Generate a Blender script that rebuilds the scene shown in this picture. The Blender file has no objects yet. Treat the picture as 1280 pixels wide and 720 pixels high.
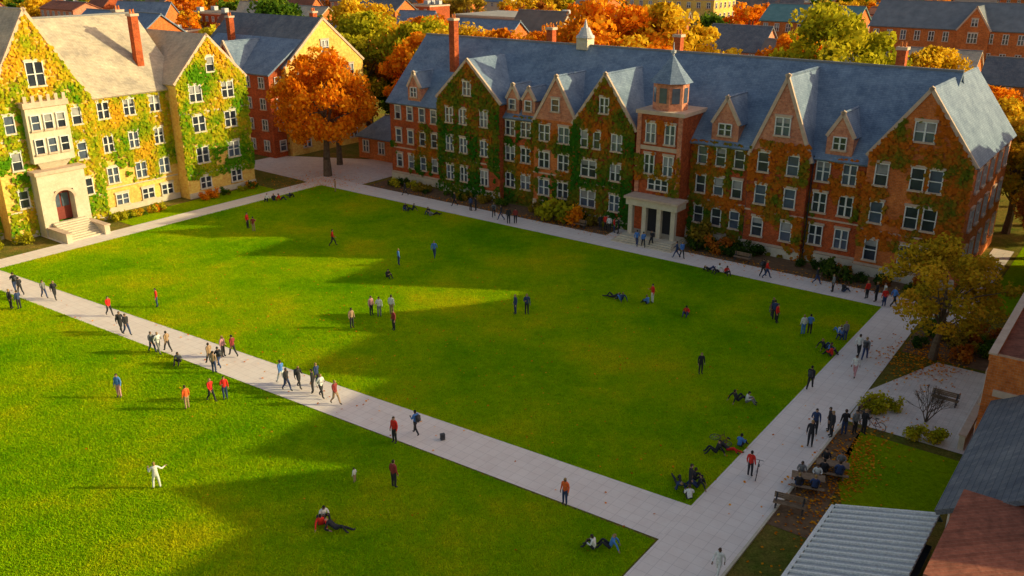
import bpy, math, random, numpy as np
from mathutils import Vector, Matrix, noise
random.seed(7); np.random.seed(7)
C8,S6=0.8,0.6
ROT=-math.atan2(.6,.8)
def W(s,t,z=0): return Vector((C8*s+S6*t,-S6*s+C8*t,z))
scene=bpy.context.scene
# ------------------------------------------------------------------ materials
def newmat(n,rough=.8,spec=.3):
    m=bpy.data.materials.new(n);m.use_nodes=True
    nt=m.node_tree;b=nt.nodes['Principled BSDF']
    b.inputs['Roughness'].default_value=rough
    b.inputs['Specular IOR Level'].default_value=spec
    return m,nt,b
def ramp(nt,fac,stops):
    r=nt.nodes.new('ShaderNodeValToRGB');e=r.color_ramp.elements
    while len(e)<len(stops): e.new(.5)
    for i,(p,c) in enumerate(stops):
        e[i].position=p;e[i].color=(*c,1)
    nt.links.new(fac,r.inputs[0]);return r.outputs[0]
def nz(nt,scale,detail=4,rough=.6,coord='Object'):
    n=nt.nodes.new('ShaderNodeTexNoise')
    if coord=='World':
        src=nt.nodes.new('ShaderNodeNewGeometry').outputs['Position']
    else: src=nt.nodes.new('ShaderNodeTexCoord').outputs[coord]
    n.inputs['Scale'].default_value=scale;n.inputs['Detail'].default_value=detail;n.inputs['Roughness'].default_value=rough
    nt.links.new(src,n.inputs['Vector']);return n.outputs['Fac']
def mixc(nt,fac,a,b,mode='MIX'):
    m=nt.nodes.new('ShaderNodeMix');m.data_type='RGBA';m.blend_type=mode
    for i,v in ((0,fac),(6,a),(7,b)):
        if isinstance(v,(int,float)): m.inputs[i].default_value=v
        elif isinstance(v,tuple): m.inputs[i].default_value=(*v,1)
        else: nt.links.new(v,m.inputs[i])
    return m.outputs[2]
def bump(nt,b,h,strength,dist=.1):
    n=nt.nodes.new('ShaderNodeBump');n.inputs['Strength'].default_value=strength;n.inputs['Distance'].default_value=dist
    nt.links.new(h,n.inputs['Height']);nt.links.new(n.outputs[0],b.inputs['Normal'])
def noisy(name,c1,c2,scale=1.0,scale2=None,rough=.85,bs=0.2,bscale=6,spec=.2):
    m,nt,b=newmat(name,rough,spec)
    f=nz(nt,scale);c=ramp(nt,f,[(.3,c1),(.7,c2)])
    if scale2:
        g=nz(nt,scale2,3);c=mixc(nt,.6,c,ramp(nt,g,[(.3,(.45,.45,.45)),(.7,(.62,.62,.62))]),'OVERLAY')
    nt.links.new(c,b.inputs['Base Color'])
    if bs: bump(nt,b,nz(nt,bscale,5),bs)
    return m
def plain(name,c,rough=.6,spec=.3):
    m,nt,b=newmat(name,rough,spec)
    f=nz(nt,9,3)
    nt.links.new(ramp(nt,f,[(.3,tuple(x*.8 for x in c)),(.7,tuple(min(1,x*1.15) for x in c))]),b.inputs['Base Color']);return m
def planar(nt):
    tc=nt.nodes.new('ShaderNodeTexCoord');sx=nt.nodes.new('ShaderNodeSeparateXYZ');cx=nt.nodes.new('ShaderNodeCombineXYZ')
    ad=nt.nodes.new('ShaderNodeMath')
    nt.links.new(tc.outputs['Object'],sx.inputs[0]);nt.links.new(sx.outputs[0],ad.inputs[0]);nt.links.new(sx.outputs[1],ad.inputs[1])
    nt.links.new(ad.outputs[0],cx.inputs[0]);nt.links.new(sx.outputs[2],cx.inputs[1]);return cx.outputs[0]
def brick(name,c1,c2,mortar):
    m,nt,b=newmat(name,.85,.15)
    bt=nt.nodes.new('ShaderNodeTexBrick');bt.inputs['Scale'].default_value=1.6
    bt.inputs['Color1'].default_value=(*c1,1);bt.inputs['Color2'].default_value=(*c2,1);bt.inputs['Mortar'].default_value=(*mortar,1)
    bt.inputs['Mortar Size'].default_value=.012;nt.links.new(planar(nt),bt.inputs['Vector'])
    c=bt.outputs['Color']
    f=nz(nt,.35,4);c=mixc(nt,.65,c,ramp(nt,f,[(.3,(.34,.32,.32)),(.7,(.67,.61,.56))]),'OVERLAY')
    f3=nz(nt,2.5,5,.75);c=mixc(nt,.65,c,ramp(nt,f3,[(.35,(.27,.27,.27)),(.65,(.71,.69,.66))]),'OVERLAY')
    nt.links.new(c,b.inputs['Base Color']);bump(nt,b,f3,.3);return m
def leafmat(name,a,b2,c3,trans=.4,world=None):
    m=bpy.data.materials.new(name);m.use_nodes=True;nt=m.node_tree;nt.nodes.clear()
    o=nt.nodes.new('ShaderNodeOutputMaterial');at=nt.nodes.new('ShaderNodeAttribute');at.attribute_name='tint'
    fac=at.outputs['Fac']
    if world:
        ad=nt.nodes.new('ShaderNodeMath');ad.operation='MULTIPLY_ADD';ad.inputs[1].default_value=.45;nt.links.new(fac,ad.inputs[0])
        w1=nz(nt,world,6,.7,'World');s1=nt.nodes.new('ShaderNodeMath');s1.operation='MULTIPLY_ADD';s1.inputs[1].default_value=2.8;s1.inputs[2].default_value=-1.15
        nt.links.new(w1,s1.inputs[0]);nt.links.new(s1.outputs[0],ad.inputs[2]);fac=ad.outputs[0]
    c=ramp(nt,fac,[(0,a),(.5,b2),(1,c3)])
    if world: c=mixc(nt,.85,c,ramp(nt,nz(nt,1.3,5,.8,'World'),[(.3,(.32,.34,.3)),(.7,(.72,.70,.62))]),'OVERLAY')
    d=nt.nodes.new('ShaderNodeBsdfDiffuse');t=nt.nodes.new('ShaderNodeBsdfTranslucent');mx=nt.nodes.new('ShaderNodeMixShader')
    mx.inputs[0].default_value=trans
    nt.links.new(c,d.inputs[0]);nt.links.new(c,t.inputs[0]);nt.links.new(d.outputs[0],mx.inputs[1]);nt.links.new(t.outputs[0],mx.inputs[2]);nt.links.new(mx.outputs[0],o.inputs[0])
    return m
MT={}
MT['brick']=brick('red_brick',(.50,.10,.025),(.36,.065,.018),(.40,.21,.13))
MT['brick_or']=brick('orange_brick',(.66,.20,.05),(.52,.14,.03),(.46,.28,.17))
MT['brick_pink']=brick('pink_brick',(.66,.29,.18),(.54,.2,.12),(.52,.37,.29))
MT['brick_yel']=brick('buff_brick',(.84,.58,.15),(.74,.46,.10),(.68,.54,.24))
MT['brick_br']=brick('brown_brick',(.30,.11,.075),(.22,.08,.055),(.28,.19,.15))
MT['stone']=noisy('limestone',(.54,.46,.35),(.66,.58,.46),1.5,8)
MT['trim']=noisy('pale_stone_trim',(.54,.38,.29),(.66,.51,.40),2)
MT['white']=plain('white_paint',(.76,.76,.76),.4)
def slate(name,c1,c2):
    m,nt,b=newmat(name,.75,.15)
    bt=nt.nodes.new('ShaderNodeTexBrick');bt.inputs['Scale'].default_value=1.6;bt.inputs['Mortar Size'].default_value=.014
    bt.inputs['Color1'].default_value=(*c1,1);bt.inputs['Color2'].default_value=(*c2,1);bt.inputs['Mortar'].default_value=(*[x*.65 for x in c1],1)
    nt.links.new(planar(nt),bt.inputs['Vector'])
    f=nz(nt,.5,6,.75);c=mixc(nt,.9,bt.outputs['Color'],ramp(nt,f,[(.3,(.3,.32,.35)),(.7,(.72,.69,.64))]),'OVERLAY')
    nt.links.new(c,b.inputs['Base Color']);bump(nt,b,nz(nt,4,5,.7),.3);return m
MT['slate']=slate('blue_slate',(.16,.225,.34),(.21,.28,.40))
MT['slate_pale']=slate('pale_slate',(.46,.39,.31),(.54,.47,.38))  # pale beige: sunlit look of the left roof put into the colour
MT['slate_d']=slate('dark_slate',(.13,.145,.185),(.18,.19,.22))
MT['copper']=noisy('grey_slate_roof',(.15,.17,.2),(.22,.24,.27),.6)
MT['flat']=noisy('flat_gravel_roof',(.3,.28,.28),(.42,.4,.39),.4)
MT['tar']=noisy('asphalt_roof',(.16,.13,.12),(.25,.2,.18),.4)
MT['teal']=noisy('aged_copper_roof',(.10,.22,.24),(.16,.30,.31),.6)
def glassm(name,c,r=.12):
    m,nt,b=newmat(name,r,.6)
    nt.links.new(ramp(nt,nz(nt,.8,2),[(.3,tuple(x*.5 for x in c)),(.7,c)]),b.inputs['Base Color']);return m
MT['glass']=glassm('window_glass',(.04,.05,.075));MT['blind']=glassm('window_blind',(.36,.36,.38),.5);MT['glass2']=glassm('window_glass_blue',(.10,.13,.2))
MT['door']=plain('painted_door',(.22,.04,.03));MT['metal']=plain('painted_metal',(.05,.05,.06),.4);MT['lmetal']=plain('pale_metal',(.5,.51,.55),.45)
MT['ridge']=plain('ridge_tile',(.2,.21,.24),.6)
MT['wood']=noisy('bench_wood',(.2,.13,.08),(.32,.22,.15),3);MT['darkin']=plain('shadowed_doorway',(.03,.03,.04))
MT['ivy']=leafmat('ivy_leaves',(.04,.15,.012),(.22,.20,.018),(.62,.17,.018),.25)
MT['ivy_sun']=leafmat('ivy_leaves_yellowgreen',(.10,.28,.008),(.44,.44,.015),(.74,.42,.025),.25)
# ------------------------------------------------------------------ mesh builder
class M:
    def __init__(s): s.v=[];s.f=[];s.m=[];s.mats=[];s.t=[]
    def mi(s,k):
        if k not in s.mats: s.mats.append(k)
        return s.mats.index(k)
    def poly(s,pts,k,tint=0.):
        n=len(s.v);s.v+= [tuple(p) for p in pts];s.f.append(tuple(range(n,n+len(pts))));s.m.append(s.mi(k));s.t+=[tint]*len(pts)
    def box(s,x0,x1,y0,y1,z0,z1,k):
        n=len(s.v);s.v+=[(x0,y0,z0),(x1,y0,z0),(x1,y1,z0),(x0,y1,z0),(x0,y0,z1),(x1,y0,z1),(x1,y1,z1),(x0,y1,z1)]
        for q in ((0,3,2,1),(4,5,6,7),(0,1,5,4),(1,2,6,5),(2,3,7,6),(3,0,4,7)): s.f.append(tuple(n+i for i in q));s.m.append(s.mi(k))
        s.t+=[0.]*8
    def slab(s,pts,th,k):
        p=[Vector(q) for q in pts];nr=(p[1]-p[0]).cross(p[2]-p[0]).normalized()
        if nr.z<0: nr=-nr
        q=[a-nr*th for a in p];s.poly(p,k);s.poly(q[::-1],k)
        for i in range(len(p)):
            j=(i+1)%len(p);s.poly([p[i],q[i],q[j],p[j]],k)
    def cyl(s,a,b,r0,r1,k,n=8):
        a=Vector(a);b=Vector(b);d=(b-a).normalized();u=d.orthogonal().normalized();w=d.cross(u);i0=len(s.v)
        for (c,r) in ((a,r0),(b,r1)):
            for i in range(n):
                an=2*math.pi*i/n;s.v.append(tuple(c+(u*math.cos(an)+w*math.sin(an))*r))
        s.t+=[0.]*(2*n)
        for i in range(n):
            j=(i+1)%n;s.f.append((i0+i,i0+j,i0+n+j,i0+n+i));s.m.append(s.mi(k))
        s.f.append(tuple(range(i0+n-1,i0-1,-1)));s.m.append(s.mi(k));s.f.append(tuple(range(i0+n,i0+2*n)));s.m.append(s.mi(k))
    def mesh(s,name):
        me=bpy.data.meshes.new(name);me.from_pydata(s.v,[],s.f)
        for k in s.mats: me.materials.append(MT[k] if isinstance(k,str) else k)
        me.polygons.foreach_set('material_index',s.m)
        a=me.attributes.new('tint','FLOAT','POINT');a.data.foreach_set('value',s.t)
        me.update();return me
    def obj(s,name,parent=None,loc=None,rz=0):
        o=bpy.data.objects.new(name,s.mesh(name));scene.collection.objects.link(o)
        if parent: o.parent=parent
        if loc is not None: o.location=loc;o.rotation_euler=(0,0,rz)
        return o
class Building:
    def __init__(s,name,s0,t0,rz=0): s.name=name;s.loc=W(s0,t0);s.rz=ROT+rz;s.p={};s.wins=[]
    def __getitem__(s,k):
        if k not in s.p: s.p[k]=M()
        return s.p[k]
    def done(s):
        e=bpy.data.objects.new(s.name,None);scene.collection.objects.link(e);e.location=s.loc;e.rotation_euler=(0,0,s.rz)
        for k,m in s.p.items():
            if m.v: m.obj(k,e)
        return e
    def win(s,x,z,w,h,y,n=1,face='f',surround=True,sill='trim'):
        t=s['windows'];tr=s['window_trim']
        def bx(m,a0,a1,d0,d1,z0,z1,k):
            if face=='f': m.box(a0,a1,y-d1,y-d0,z0,z1,k)
            elif face=='r': m.box(y+d0,y+d1,a0,a1,z0,z1,k)
            else: m.box(y-d1,y-d0,a0,a1,z0,z1,k)
        w*=.88;h*=.95
        g=random.choice(['glass','glass','glass','glass2','glass2']) 
        bx(t,x-w/2,x+w/2,-.05,.02,z-h/2,z+h/2,g)
        if random.random()<.3:
            hb=h*random.choice([.3,.45,.5]);bx(t,x-w/2+.03,x+w/2-.03,.0,.03,z+h/2-hb,z+h/2,'blind')
        fw=.1
        bx(t,x-w/2-fw,x-w/2,0,.16,z-h/2,z+h/2,'white');bx(t,x+w/2,x+w/2+fw,0,.16,z-h/2,z+h/2,'white')
        bx(t,x-w/2-fw,x+w/2+fw,0,.163,z+h/2,z+h/2+fw,'white')
        for i in range(1,n): 
            xx=x-w/2+w*i/n;bx(t,xx-.08,xx+.08,0,.12,z-h/2,z+h/2,'white')
        bx(t,x-w/2,x+w/2,.0,.1,z-.045,z+.045,'white')
        bx(tr,x-w/2-.2,x+w/2+.2,0,.24,z-h/2-.18,z-h/2,sill)
        if surround: bx(tr,x-w/2-.2,x+w/2+.2,0,.19,z+h/2+fw+.003,z+h/2+fw+.25,sill)
        if face=='f': s.wins.append((x,z,w+.3,h+.3,y))
    def fgable(s,x0,x1,yf,yb,ze,zp,wall,roof,gw=None,oh=.35,rake=True,z0=0,back=False):
        xm=(x0+x1)/2;w=s['walls'];sl=(zp-ze)/(xm-x0)
        w.poly([(x0,yf,z0),(x1,yf,z0),(x1,yf,ze),(x0,yf,ze)],wall)
        w.poly([(x0,yf,ze),(x1,yf,ze),(xm,yf,zp)],gw or wall)
        w.poly([(x0,yb,z0),(x0,yf,z0),(x0,yf,ze),(x0,yb,ze)],wall);w.poly([(x1,yf,z0),(x1,yb,z0),(x1,yb,ze),(x1,yf,ze)],wall)
        if back: w.poly([(x1,yb,z0),(x0,yb,z0),(x0,yb,ze),(xm,yb,zp),(x1,yb,ze)],wall)
        r=s['roof'];e=.12
        ye=yb+.4 if back else yb
        r.slab([(x0-oh,yf+.15,ze-oh*sl+e),(xm,yf+.15,zp+e),(xm,ye,zp+e),(x0-oh,ye,ze-oh*sl+e)],.22,roof)
        r.slab([(xm,yf+.15,zp+e),(x1+oh,yf+.15,ze-oh*sl+e),(x1+oh,ye,ze-oh*sl+e),(xm,ye,zp+e)],.22,roof)
        if rake:
            t=s['gable_coping']
            for sg in (-1,1):
                xe=xm+sg*(xm-x0+oh);zz=ze-oh*sl
                a=[(xe,yf-.12,zz+e+.12),(xm,yf-.12,zp+e+.12),(xm,yf+.18,zp+e+.12),(xe,yf+.18,zz+e+.12)]
                t.slab(a,.34,'trim')
    def ridge_roof(s,x0,x1,y0,y1,ze,zr,roof,oh=.4,hipl=0,hipr=0,wall=None):
        ym=(y0+y1)/2;sl=(zr-ze)/(ym-y0);r=s['roof'];e=.1;zz=ze-oh*sl+e
        xa=x0-oh;xb=x1+oh
        r.slab([(xa,y0-oh,zz),(xb,y0-oh,zz),(xb-hipr,ym,zr+e),(xa+hipl,ym,zr+e)],.25,roof)
        r.slab([(xb,y1+oh,zz),(xa,y1+oh,zz),(xa+hipl,ym,zr+e),(xb-hipr,ym,zr+e)],.25,roof)
        w=s['walls']
        if hipl: r.slab([(xa,y1+oh,zz),(xa,y0-oh,zz),(xa+hipl,ym,zr+e)],.25,roof)
        elif wall: w.poly([(x0,y0,ze),(x0,ym,zr),(x0,y1,ze)],wall)
        if hipr: r.slab([(xb,y0-oh,zz),(xb,y1+oh,zz),(xb-hipr,ym,zr+e)],.25,roof)
        elif wall: w.poly([(x1,y0,ze),(x1,y1,ze),(x1,ym,zr)],wall)
        s['roof_ridge'].box(xa+hipl,xb-hipr,ym-.15,ym+.15,zr+e-.1,zr+e+.12,'ridge')
    def chimney(s,x,y,z0,z1,w=.9,k='brick'):
        c=s['chimney'];c.box(x-w/2,x+w/2,y-w/2,y+w/2,z0,z1,k);c.box(x-w/2-.12,x+w/2+.12,y-w/2-.12,y+w/2+.12,z1,z1+.3,'trim')
        for d in (-.2,.2): c.cyl((x+d,y,z1+.3),(x+d,y,z1+.8),.14,.11,'brick_or')
    def ivy(s,x0,x1,y,z0,zf,dens,cover,bias,k='ivy',size=.3,seed=0):
        m=s['ivy'];area=(x1-x0)*12;n=int(area*dens)
        for i in range(n):
            x=random.uniform(x0,x1);zt=zf(x);z=random.uniform(z0,max(zt,z0+.1))
            nv=noise.noise(Vector((x*.28+seed,z*.22,seed*1.7)))+.35*noise.noise(Vector((x*1.3,z*1.1,seed+5.)))
            if nv>cover-.5+ (z/zt)*.12: continue
            if any(abs(x-a)<c/2 and abs(z-b)<d/2 and abs(y-yy)<.5 for a,b,c,d,yy in s.wins): continue
            tn=bias+1.0*noise.noise(Vector((x*.26+9,z*.3+seed,3.)))+.35*noise.noise(Vector((x*1.1,z*1.1,seed)))+random.uniform(-.2,.2)+.03*(z-6)
            q=size*random.uniform(.6,1.3);o=y-random.uniform(.04,.27)
            a=random.uniform(0,6.28);tx=random.uniform(-.8,.8);tz=random.uniform(-.2,1.1)
            u=Vector((math.cos(a),-.4*tx,math.sin(a)))*q*.5;v=Vector((-math.sin(a),-.6*tz,math.cos(a)))*q*.5
            c=Vector((x,o,z));m.poly([c-u-v,c+u-v,c+u+v,c-u+v],k,min(1,max(0,tn)))
# ------------------------------------------------------------------ back hall
B=Building('ivy_brick_hall',-50,88)
L=lambda s:s+50
def wallbox(B,x0,x1,y0,y1,z1,k,z0=0):
    B['walls'].box(x0,x1,y0,y1,z0,z1,k)
for a,b in ((-87,-77.3),(-67.5,-62.2),(-47.8,-41.2),(-41.2,-34.6),(-28.4,-22.8)): wallbox(B,L(a),L(b),0,17,11,'brick')
for a,b in ((-77.3,-67.5),(-62.2,-47.8),(-34.6,-28.4)): wallbox(B,L(a),L(b),.5,17,11,'brick')
B.ridge_roof(L(-87),L(-18),0,17,11.0,19,'slate',wall='brick')
B.fgable(L(-77.3),L(-67.2),-1,8,12.6,17.4,'brick','slate')
B.fgable(L(-62.2),L(-56.0),-.6,8,11.2,16.4,'brick_or','slate','brick_pink')
B.fgable(L(-55.9),L(-47.8),-1.6,8,11.7,17.3,'brick','slate')
B.fgable(L(-34.6),L(-28.4),-.8,8,11.0,18.6,'brick','slate','brick_pink')
B.fgable(L(-22.8),L(-13.6),-1,18,12.2,18.5,'brick_or','slate',back=True)
for s_,wd,zp in ((-82.5,2.2,15.0),(-66.0,1.9,14.8),(-63.6,1.9,14.6),(-38.0,3.0,15.8),(-26.0,2.6,15.4)):
    B.fgable(L(s_-wd/2),L(s_+wd/2),.15,5,13.2,zp,'brick_pink','slate',oh=.2,z0=10.5)
    B.win(L(s_),12.4,wd*.5,1.2,.15,2 if wd>2 else 1,surround=False)
tx=L(-44.4);T=B['tower']
T.box(tx-2.7,tx+2.7,-2.3,3,0,13.6,'brick')
T.box(tx-2.9,tx+2.9,-2.5,3.2,13.6,14.0,'trim')
for dx in (-2.7,2.2): T.box(tx+dx,tx+dx+.5,-2.42,-2.3,4.9,13.6,'brick_pink')
T.box(tx-2.2,tx+2.2,-2.38,-2.3,9.75,10.2,'trim')
pts=[(tx+1.9*math.cos(a),-.2+1.9*math.sin(a)) for a in [math.pi/8+i*math.pi/4 for i in range(8)]]
for i in range(8):
    a=pts[i];b=pts[(i+1)%8]
    T.poly([(a[0],a[1],14),(b[0],b[1],14),(b[0],b[1],17),(a[0],a[1],17)],'brick_pink')
    m_=((a[0]+b[0])/2,(a[1]+b[1])/2);dx=(b[0]-a[0])*.3;dy=(b[1]-a[1])*.3;nx=(m_[0]-tx)*.02;ny=(m_[1]+.2)*.02
    T.poly([(m_[0]-dx+nx,m_[1]-dy+ny,14.8),(m_[0]+dx+nx,m_[1]+dy+ny,14.8),(m_[0]+dx+nx,m_[1]+dy+ny,16.4),(m_[0]-dx+nx,m_[1]-dy+ny,16.4)],'glass2')
    e=1.22
    A=(tx+(a[0]-tx)*e,-.2+(a[1]+.2)*e,16.9);Bq=(tx+(b[0]-tx)*e,-.2+(b[1]+.2)*e,16.9)
    T.poly([A,Bq,(tx+(b[0]-tx)*.6,-.2+(b[1]+.2)*.6,18.3),(tx+(a[0]-tx)*.6,-.2+(a[1]+.2)*.6,18.3)],'slate')
    T.poly([(tx+(a[0]-tx)*.6,-.2+(a[1]+.2)*.6,18.3),(tx+(b[0]-tx)*.6,-.2+(b[1]+.2)*.6,18.3),(tx,-.2,19.8)],'slate')
T.poly([(tx+(p[0]-tx)*1.22,-.2+(p[1]+.2)*1.22,16.9) for p in pts[::-1]],'trim')
T.cyl((tx,-.2,19.6),(tx,-.2,21.0),.12,.03,'lmetal');T.cyl((tx,-.2,19.9),(tx,-.2,20.2),.3,.3,'lmetal')
P=B['entrance_portico']
for dx in (-2.6,-.9,.9,2.6): P.box(tx+.6+dx-.25,tx+.6+dx+.25,-4.3,-3.8,0.6,3.9,'stone')
P.box(tx-2.5,tx+3.7,-4.5,-2.3,3.9,4.6,'stone');P.box(tx-2.7,tx+3.9,-4.7,-2.2,4.6,4.85,'trim')
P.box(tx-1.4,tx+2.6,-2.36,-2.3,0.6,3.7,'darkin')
for i in range(4): P.box(tx-2.6-.15*(3-i),tx+3.8+.15*(3-i),-5.4-.35*(3-i),-2.3,.15*i,.15*(i+1)-.002,'stone')
q=B['cupola'];cx=L(-61)
q.box(cx-.8,cx+.8,7.7,9.3,18.6,20.0,'stone')
q.cyl((cx,8.5,20.0),(cx,8.5,20.3),1.2,1.1,'lmetal',12);q.cyl((cx,8.5,20.3),(cx,8.5,21.2),.95,.5,'lmetal',12);q.cyl((cx,8.5,21.2),(cx,8.5,22.2),.3,.04,'lmetal')
rows=(9.5,6.3,2.9)
def wr(B,xs,y,rows,w=1.0,h=1.9,n=1):
    for z in rows:
        for x in xs: B.win(L(x),z,w,h,y,n)
wr(B,(-85.4,-83.2,-81.0,-78.9),0,rows,1.0,1.8)
wr(B,(-75.3,-73.0,-69.6),-1,(10.3,6.6,2.8),1.2,1.9,2);B.win(L(-72.3),13.9,1.3,1.7,-1,2)
wr(B,(-66.2,-63.8),0,rows,1.5,1.8,2)
wr(B,(-60.6,-57.8),-.6,(9.6,6.3,2.9),1.6,1.9,2);wr(B,(-59.1,),-.6,(13.0,),1.1,1.4,1)
wr(B,(-54.3,-52.6),-1.6,(9.8,),.9,1.9,1);wr(B,(-50,),-1.6,(9.8,6.4),1.4,1.9,2);wr(B,(-53.6,),-1.6,(6.4,2.8),2.2,1.9,2);B.win(L(-51.8),13.8,1.2,1.7,-1.6,2);wr(B,(-50,),-1.6,(2.8,),1.4,1.9,2)
for z in (11.6,8.2): B.win(tx-1,z,1.2,2.1,-2.3,2);B.win(tx+1.3,z,1.2,2.1,-2.3,2)
B.win(tx+.2,6,2.6,1.2,-2.3,3)
wr(B,(-40.2,-38.1,-36.0),0,rows,1.1,1.9)
wr(B,(-33.1,-30.0),-.8,(9.8,6.4,2.9),1.2,2,1);B.win(L(-31.5),13.6,1.6,1.8,-.8,2)
wr(B,(-27.2,),0,rows,1.4,2.0,2);wr(B,(-24.6,),0,rows,1.4,2,2)
wr(B,(-21.4,),-1,(10.2,6.5,2.7),1.2,2.1,1);wr(B,(-18.2,-16.6),-1,(10.2,6.5,2.7),1.2,2.1,1);B.win(L(-18.2),14.6,1.9,1.8,-1,2)
for z in (10.2,6.5,2.7):
    for y in (1.5,4.5,8,12,15.5): B.win(y,z,1.3,2,L(-13.6),1,'r')
for a,b,y in [(-87,-77.4,0),(-77.3,-67.2,-1),(-62.2,-56,-.6),(-55.9,-47.8,-1.6),(-41.6,-34.7,0),(-34.6,-28.4,-.8),(-28.3,-22.9,0),(-22.8,-13.6,-1)]:
    B['string_course'].box(L(a)-.05,L(b)+.05,y-.1,y+.02,1.0,1.25,'trim');B['string_course'].box(L(a)-.04,L(b)+.04,y-.08,y+.02,4.55,4.72,'trim')
    B['string_course'].box(L(a)-.06,L(b)+.06,y-.13,y+.02,-.05,.95,'stone')
for s_ in (-77.5,-67.4,-56,-47.6,-34.8,-28.2,-22.9): B['downpipe'].cyl((L(s_),-.25,0),(L(s_),-.25,11),.07,.07,'metal',6)
for s_,y in ((-79,4.5),(-66.8,9.5),(-49,10),(-24,10.5)): B.chimney(L(s_),y,13,20.6 if s_!=-79 else 21.5)
def gab(x0,x1,ze,zp): return lambda x: ze+(zp-ze)*(1-abs(x-(x0+x1)/2)/((x1-x0)/2))-.3
D=34
B.ivy(L(-77.3),L(-67.2),-1,0,gab(L(-77.3),L(-67.2),12.6,17.4),D,.9,.26,seed=1)
B.ivy(L(-67.2),L(-62.2),0,0,lambda x:11,D,.62,.4,seed=2)
B.ivy(L(-62.2),L(-56),-.6,0,lambda x:11,D,.5,.45,seed=3)
B.ivy(L(-55.9),L(-47.8),-1.6,0,gab(L(-55.9),L(-47.8),11.7,17.3),D,.98,.3,seed=4)
B.ivy(L(-87),L(-77.4),0,0,lambda x:9,D,.4,.5,seed=5)
B.ivy(tx-2.7,tx+2.7,-2.3,5,lambda x:13,D,.34,.7,seed=16)
B.ivy(L(-41.4),L(-34.6),0,0,lambda x:11,D,.66,.6,seed=6)
B.ivy(L(-34.6),L(-28.4),-.8,0,lambda x:12,D,.56,.75,seed=7)
B.ivy(L(-28.4),L(-22.8),0,0,lambda x:11,D,.34,.85,seed=8)
B.ivy(L(-22.8),L(-13.6),-1,3,gab(L(-22.8),L(-13.6),12.2,18.5),D,.7,.7,seed=9)
B.done()
# ------------------------------------------------------------------ left hall  (local x = campus t, outward -y = campus +s)
A=Building('ivy_stone_hall',-100,0,math.pi/2)
A['walls'].box(14,66,2,20,0,14.2,'brick_yel')
A.ridge_roof(14,66,2,20,14.2,22.5,'slate_pale',wall='brick_yel')
A.fgable(41.6,53.0,0,11,14.8,24.3,'brick_yel','slate_pale')
A.fgable(64.0,74.4,0,20.5,14.8,20.2,'brick_yel','slate_pale',back=True)
A.fgable(24,34,0,11,14.8,23.5,'brick_yel','slate_pale')
def wl(xs,zs,w,h,y,n=1):
    for z in zs:
        for x in xs: A.win(x,z,w,h,y,n,sill='stone')
A.win(47.3,17.6,2.0,2.6,0,2,sill='stone')
wl((43.6,51.0),(12.6,8.6,4.4),1.1,1.9,0)
wl((55.3,58.6,62.0),(12.4,),1.5,1.9,2,2);wl((55.3,58.6,62.0),(8.4,),1.3,1.9,2,2);wl((55.3,59,62.2),(4.6,),1.5,1.9,2,2);wl((56,59.5,62.2),(1.5,),1.7,1.3,2,2)
wl((66.6,71.4),(13.2,9.4,5.4),1.9,2.0,0,2);wl((66.6,71.4),(1.8,),1.7,1.5,0,2);A.win(69.2,16.6,1.2,1.8,0,1,sill='stone')
wl((36,38,40),(12.4,8.4,4.6),1.2,1.9,2);wl((27,31),(12.6,8.6,4.4),1.3,2,0,2)
O=A['stone_oriel']
O.box(45,49.6,-1.0,0,8.2,14.2,'stone');O.box(44.8,49.8,-1.2,0,14.2,14.8,'trim')
for i in range(6): O.box(45+.85*i,45.35+.85*i,-1.15,-1.0,14.8,15.5,'trim')
O.slab([(45.4,-.8,8.2),(49.2,-.8,8.2),(48.4,0,7),(46.2,0,7)],.1,'stone')
for x in (45.9,47.3,48.7):
    for z in (10.0,12.6): A.win(x,z,.95,1.6,-1.0,1,surround=False,sill='trim')
E=A['stone_entrance']
E.box(44.6,46.2,-1.6,0,0,7.0,'stone');E.box(48.4,50,-1.6,0,0,7.0,'stone');E.box(46.2,48.4,-1.6,0,5.0,7.0,'stone');E.box(44.4,50.2,-1.8,0,7.0,7.4,'trim')
for i in range(8):
    a=math.pi*i/8;b=math.pi*(i+1)/8
    E.poly([(47.3+1.1*math.cos(a),-1.62,4+.95*math.sin(a)),(47.3+1.4*math.cos(a),-1.62,4+1.25*math.sin(a)),(47.3+1.4*math.cos(b),-1.62,4+1.25*math.sin(b)),(47.3+1.1*math.cos(b),-1.62,4+.95*math.sin(b))],'trim')
E.box(46.2,48.4,-.5,-.4,1.4,5,'door');E.box(46.4,47.2,-.56,-.5,2.9,4.4,'glass2');E.box(47.4,48.2,-.56,-.5,2.9,4.4,'glass2')
St=A['entrance_steps']
for i in range(9): St.box(45.4,49.2,-1.7-.38*(9-i),-1.62,.17*i,.17*(i+1)-.002,'stone')
for x in (44.8,49.2): St.box(x,x+.6,-5.6,-1.61,0,1.0,'stone');St.box(x-.08,x+.68,-5.7,-1.605,1.0,1.15,'trim')
for a,b,y in ((14,41.5,2),(53.1,63.9,2),(41.6,44.5,0),(50.1,53,0),(64,74.4,0)):
    A['string_course'].box(a,b,y-.15,y+.02,0,.7,'stone')
    A['string_course'].box(a,b,y-.12,y+.02,10.75,10.95,'stone');A['string_course'].box(a,b,y-.12,y+.02,3.0,3.15,'stone')
A.chimney(62.6,5,15,22.6,.9,'brick');A.chimney(66,14,15,22.6,1.0)
for y in (3.5,8,12.5,17):
    for z in (12.8,9,5): A.win(y,z,1.2,1.8,74.4,1,'r')
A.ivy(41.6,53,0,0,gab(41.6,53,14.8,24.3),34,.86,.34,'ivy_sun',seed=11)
A.ivy(53,64,2,3.3,lambda x:13.9,32,.7,.42,'ivy_sun',seed=12)
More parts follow.
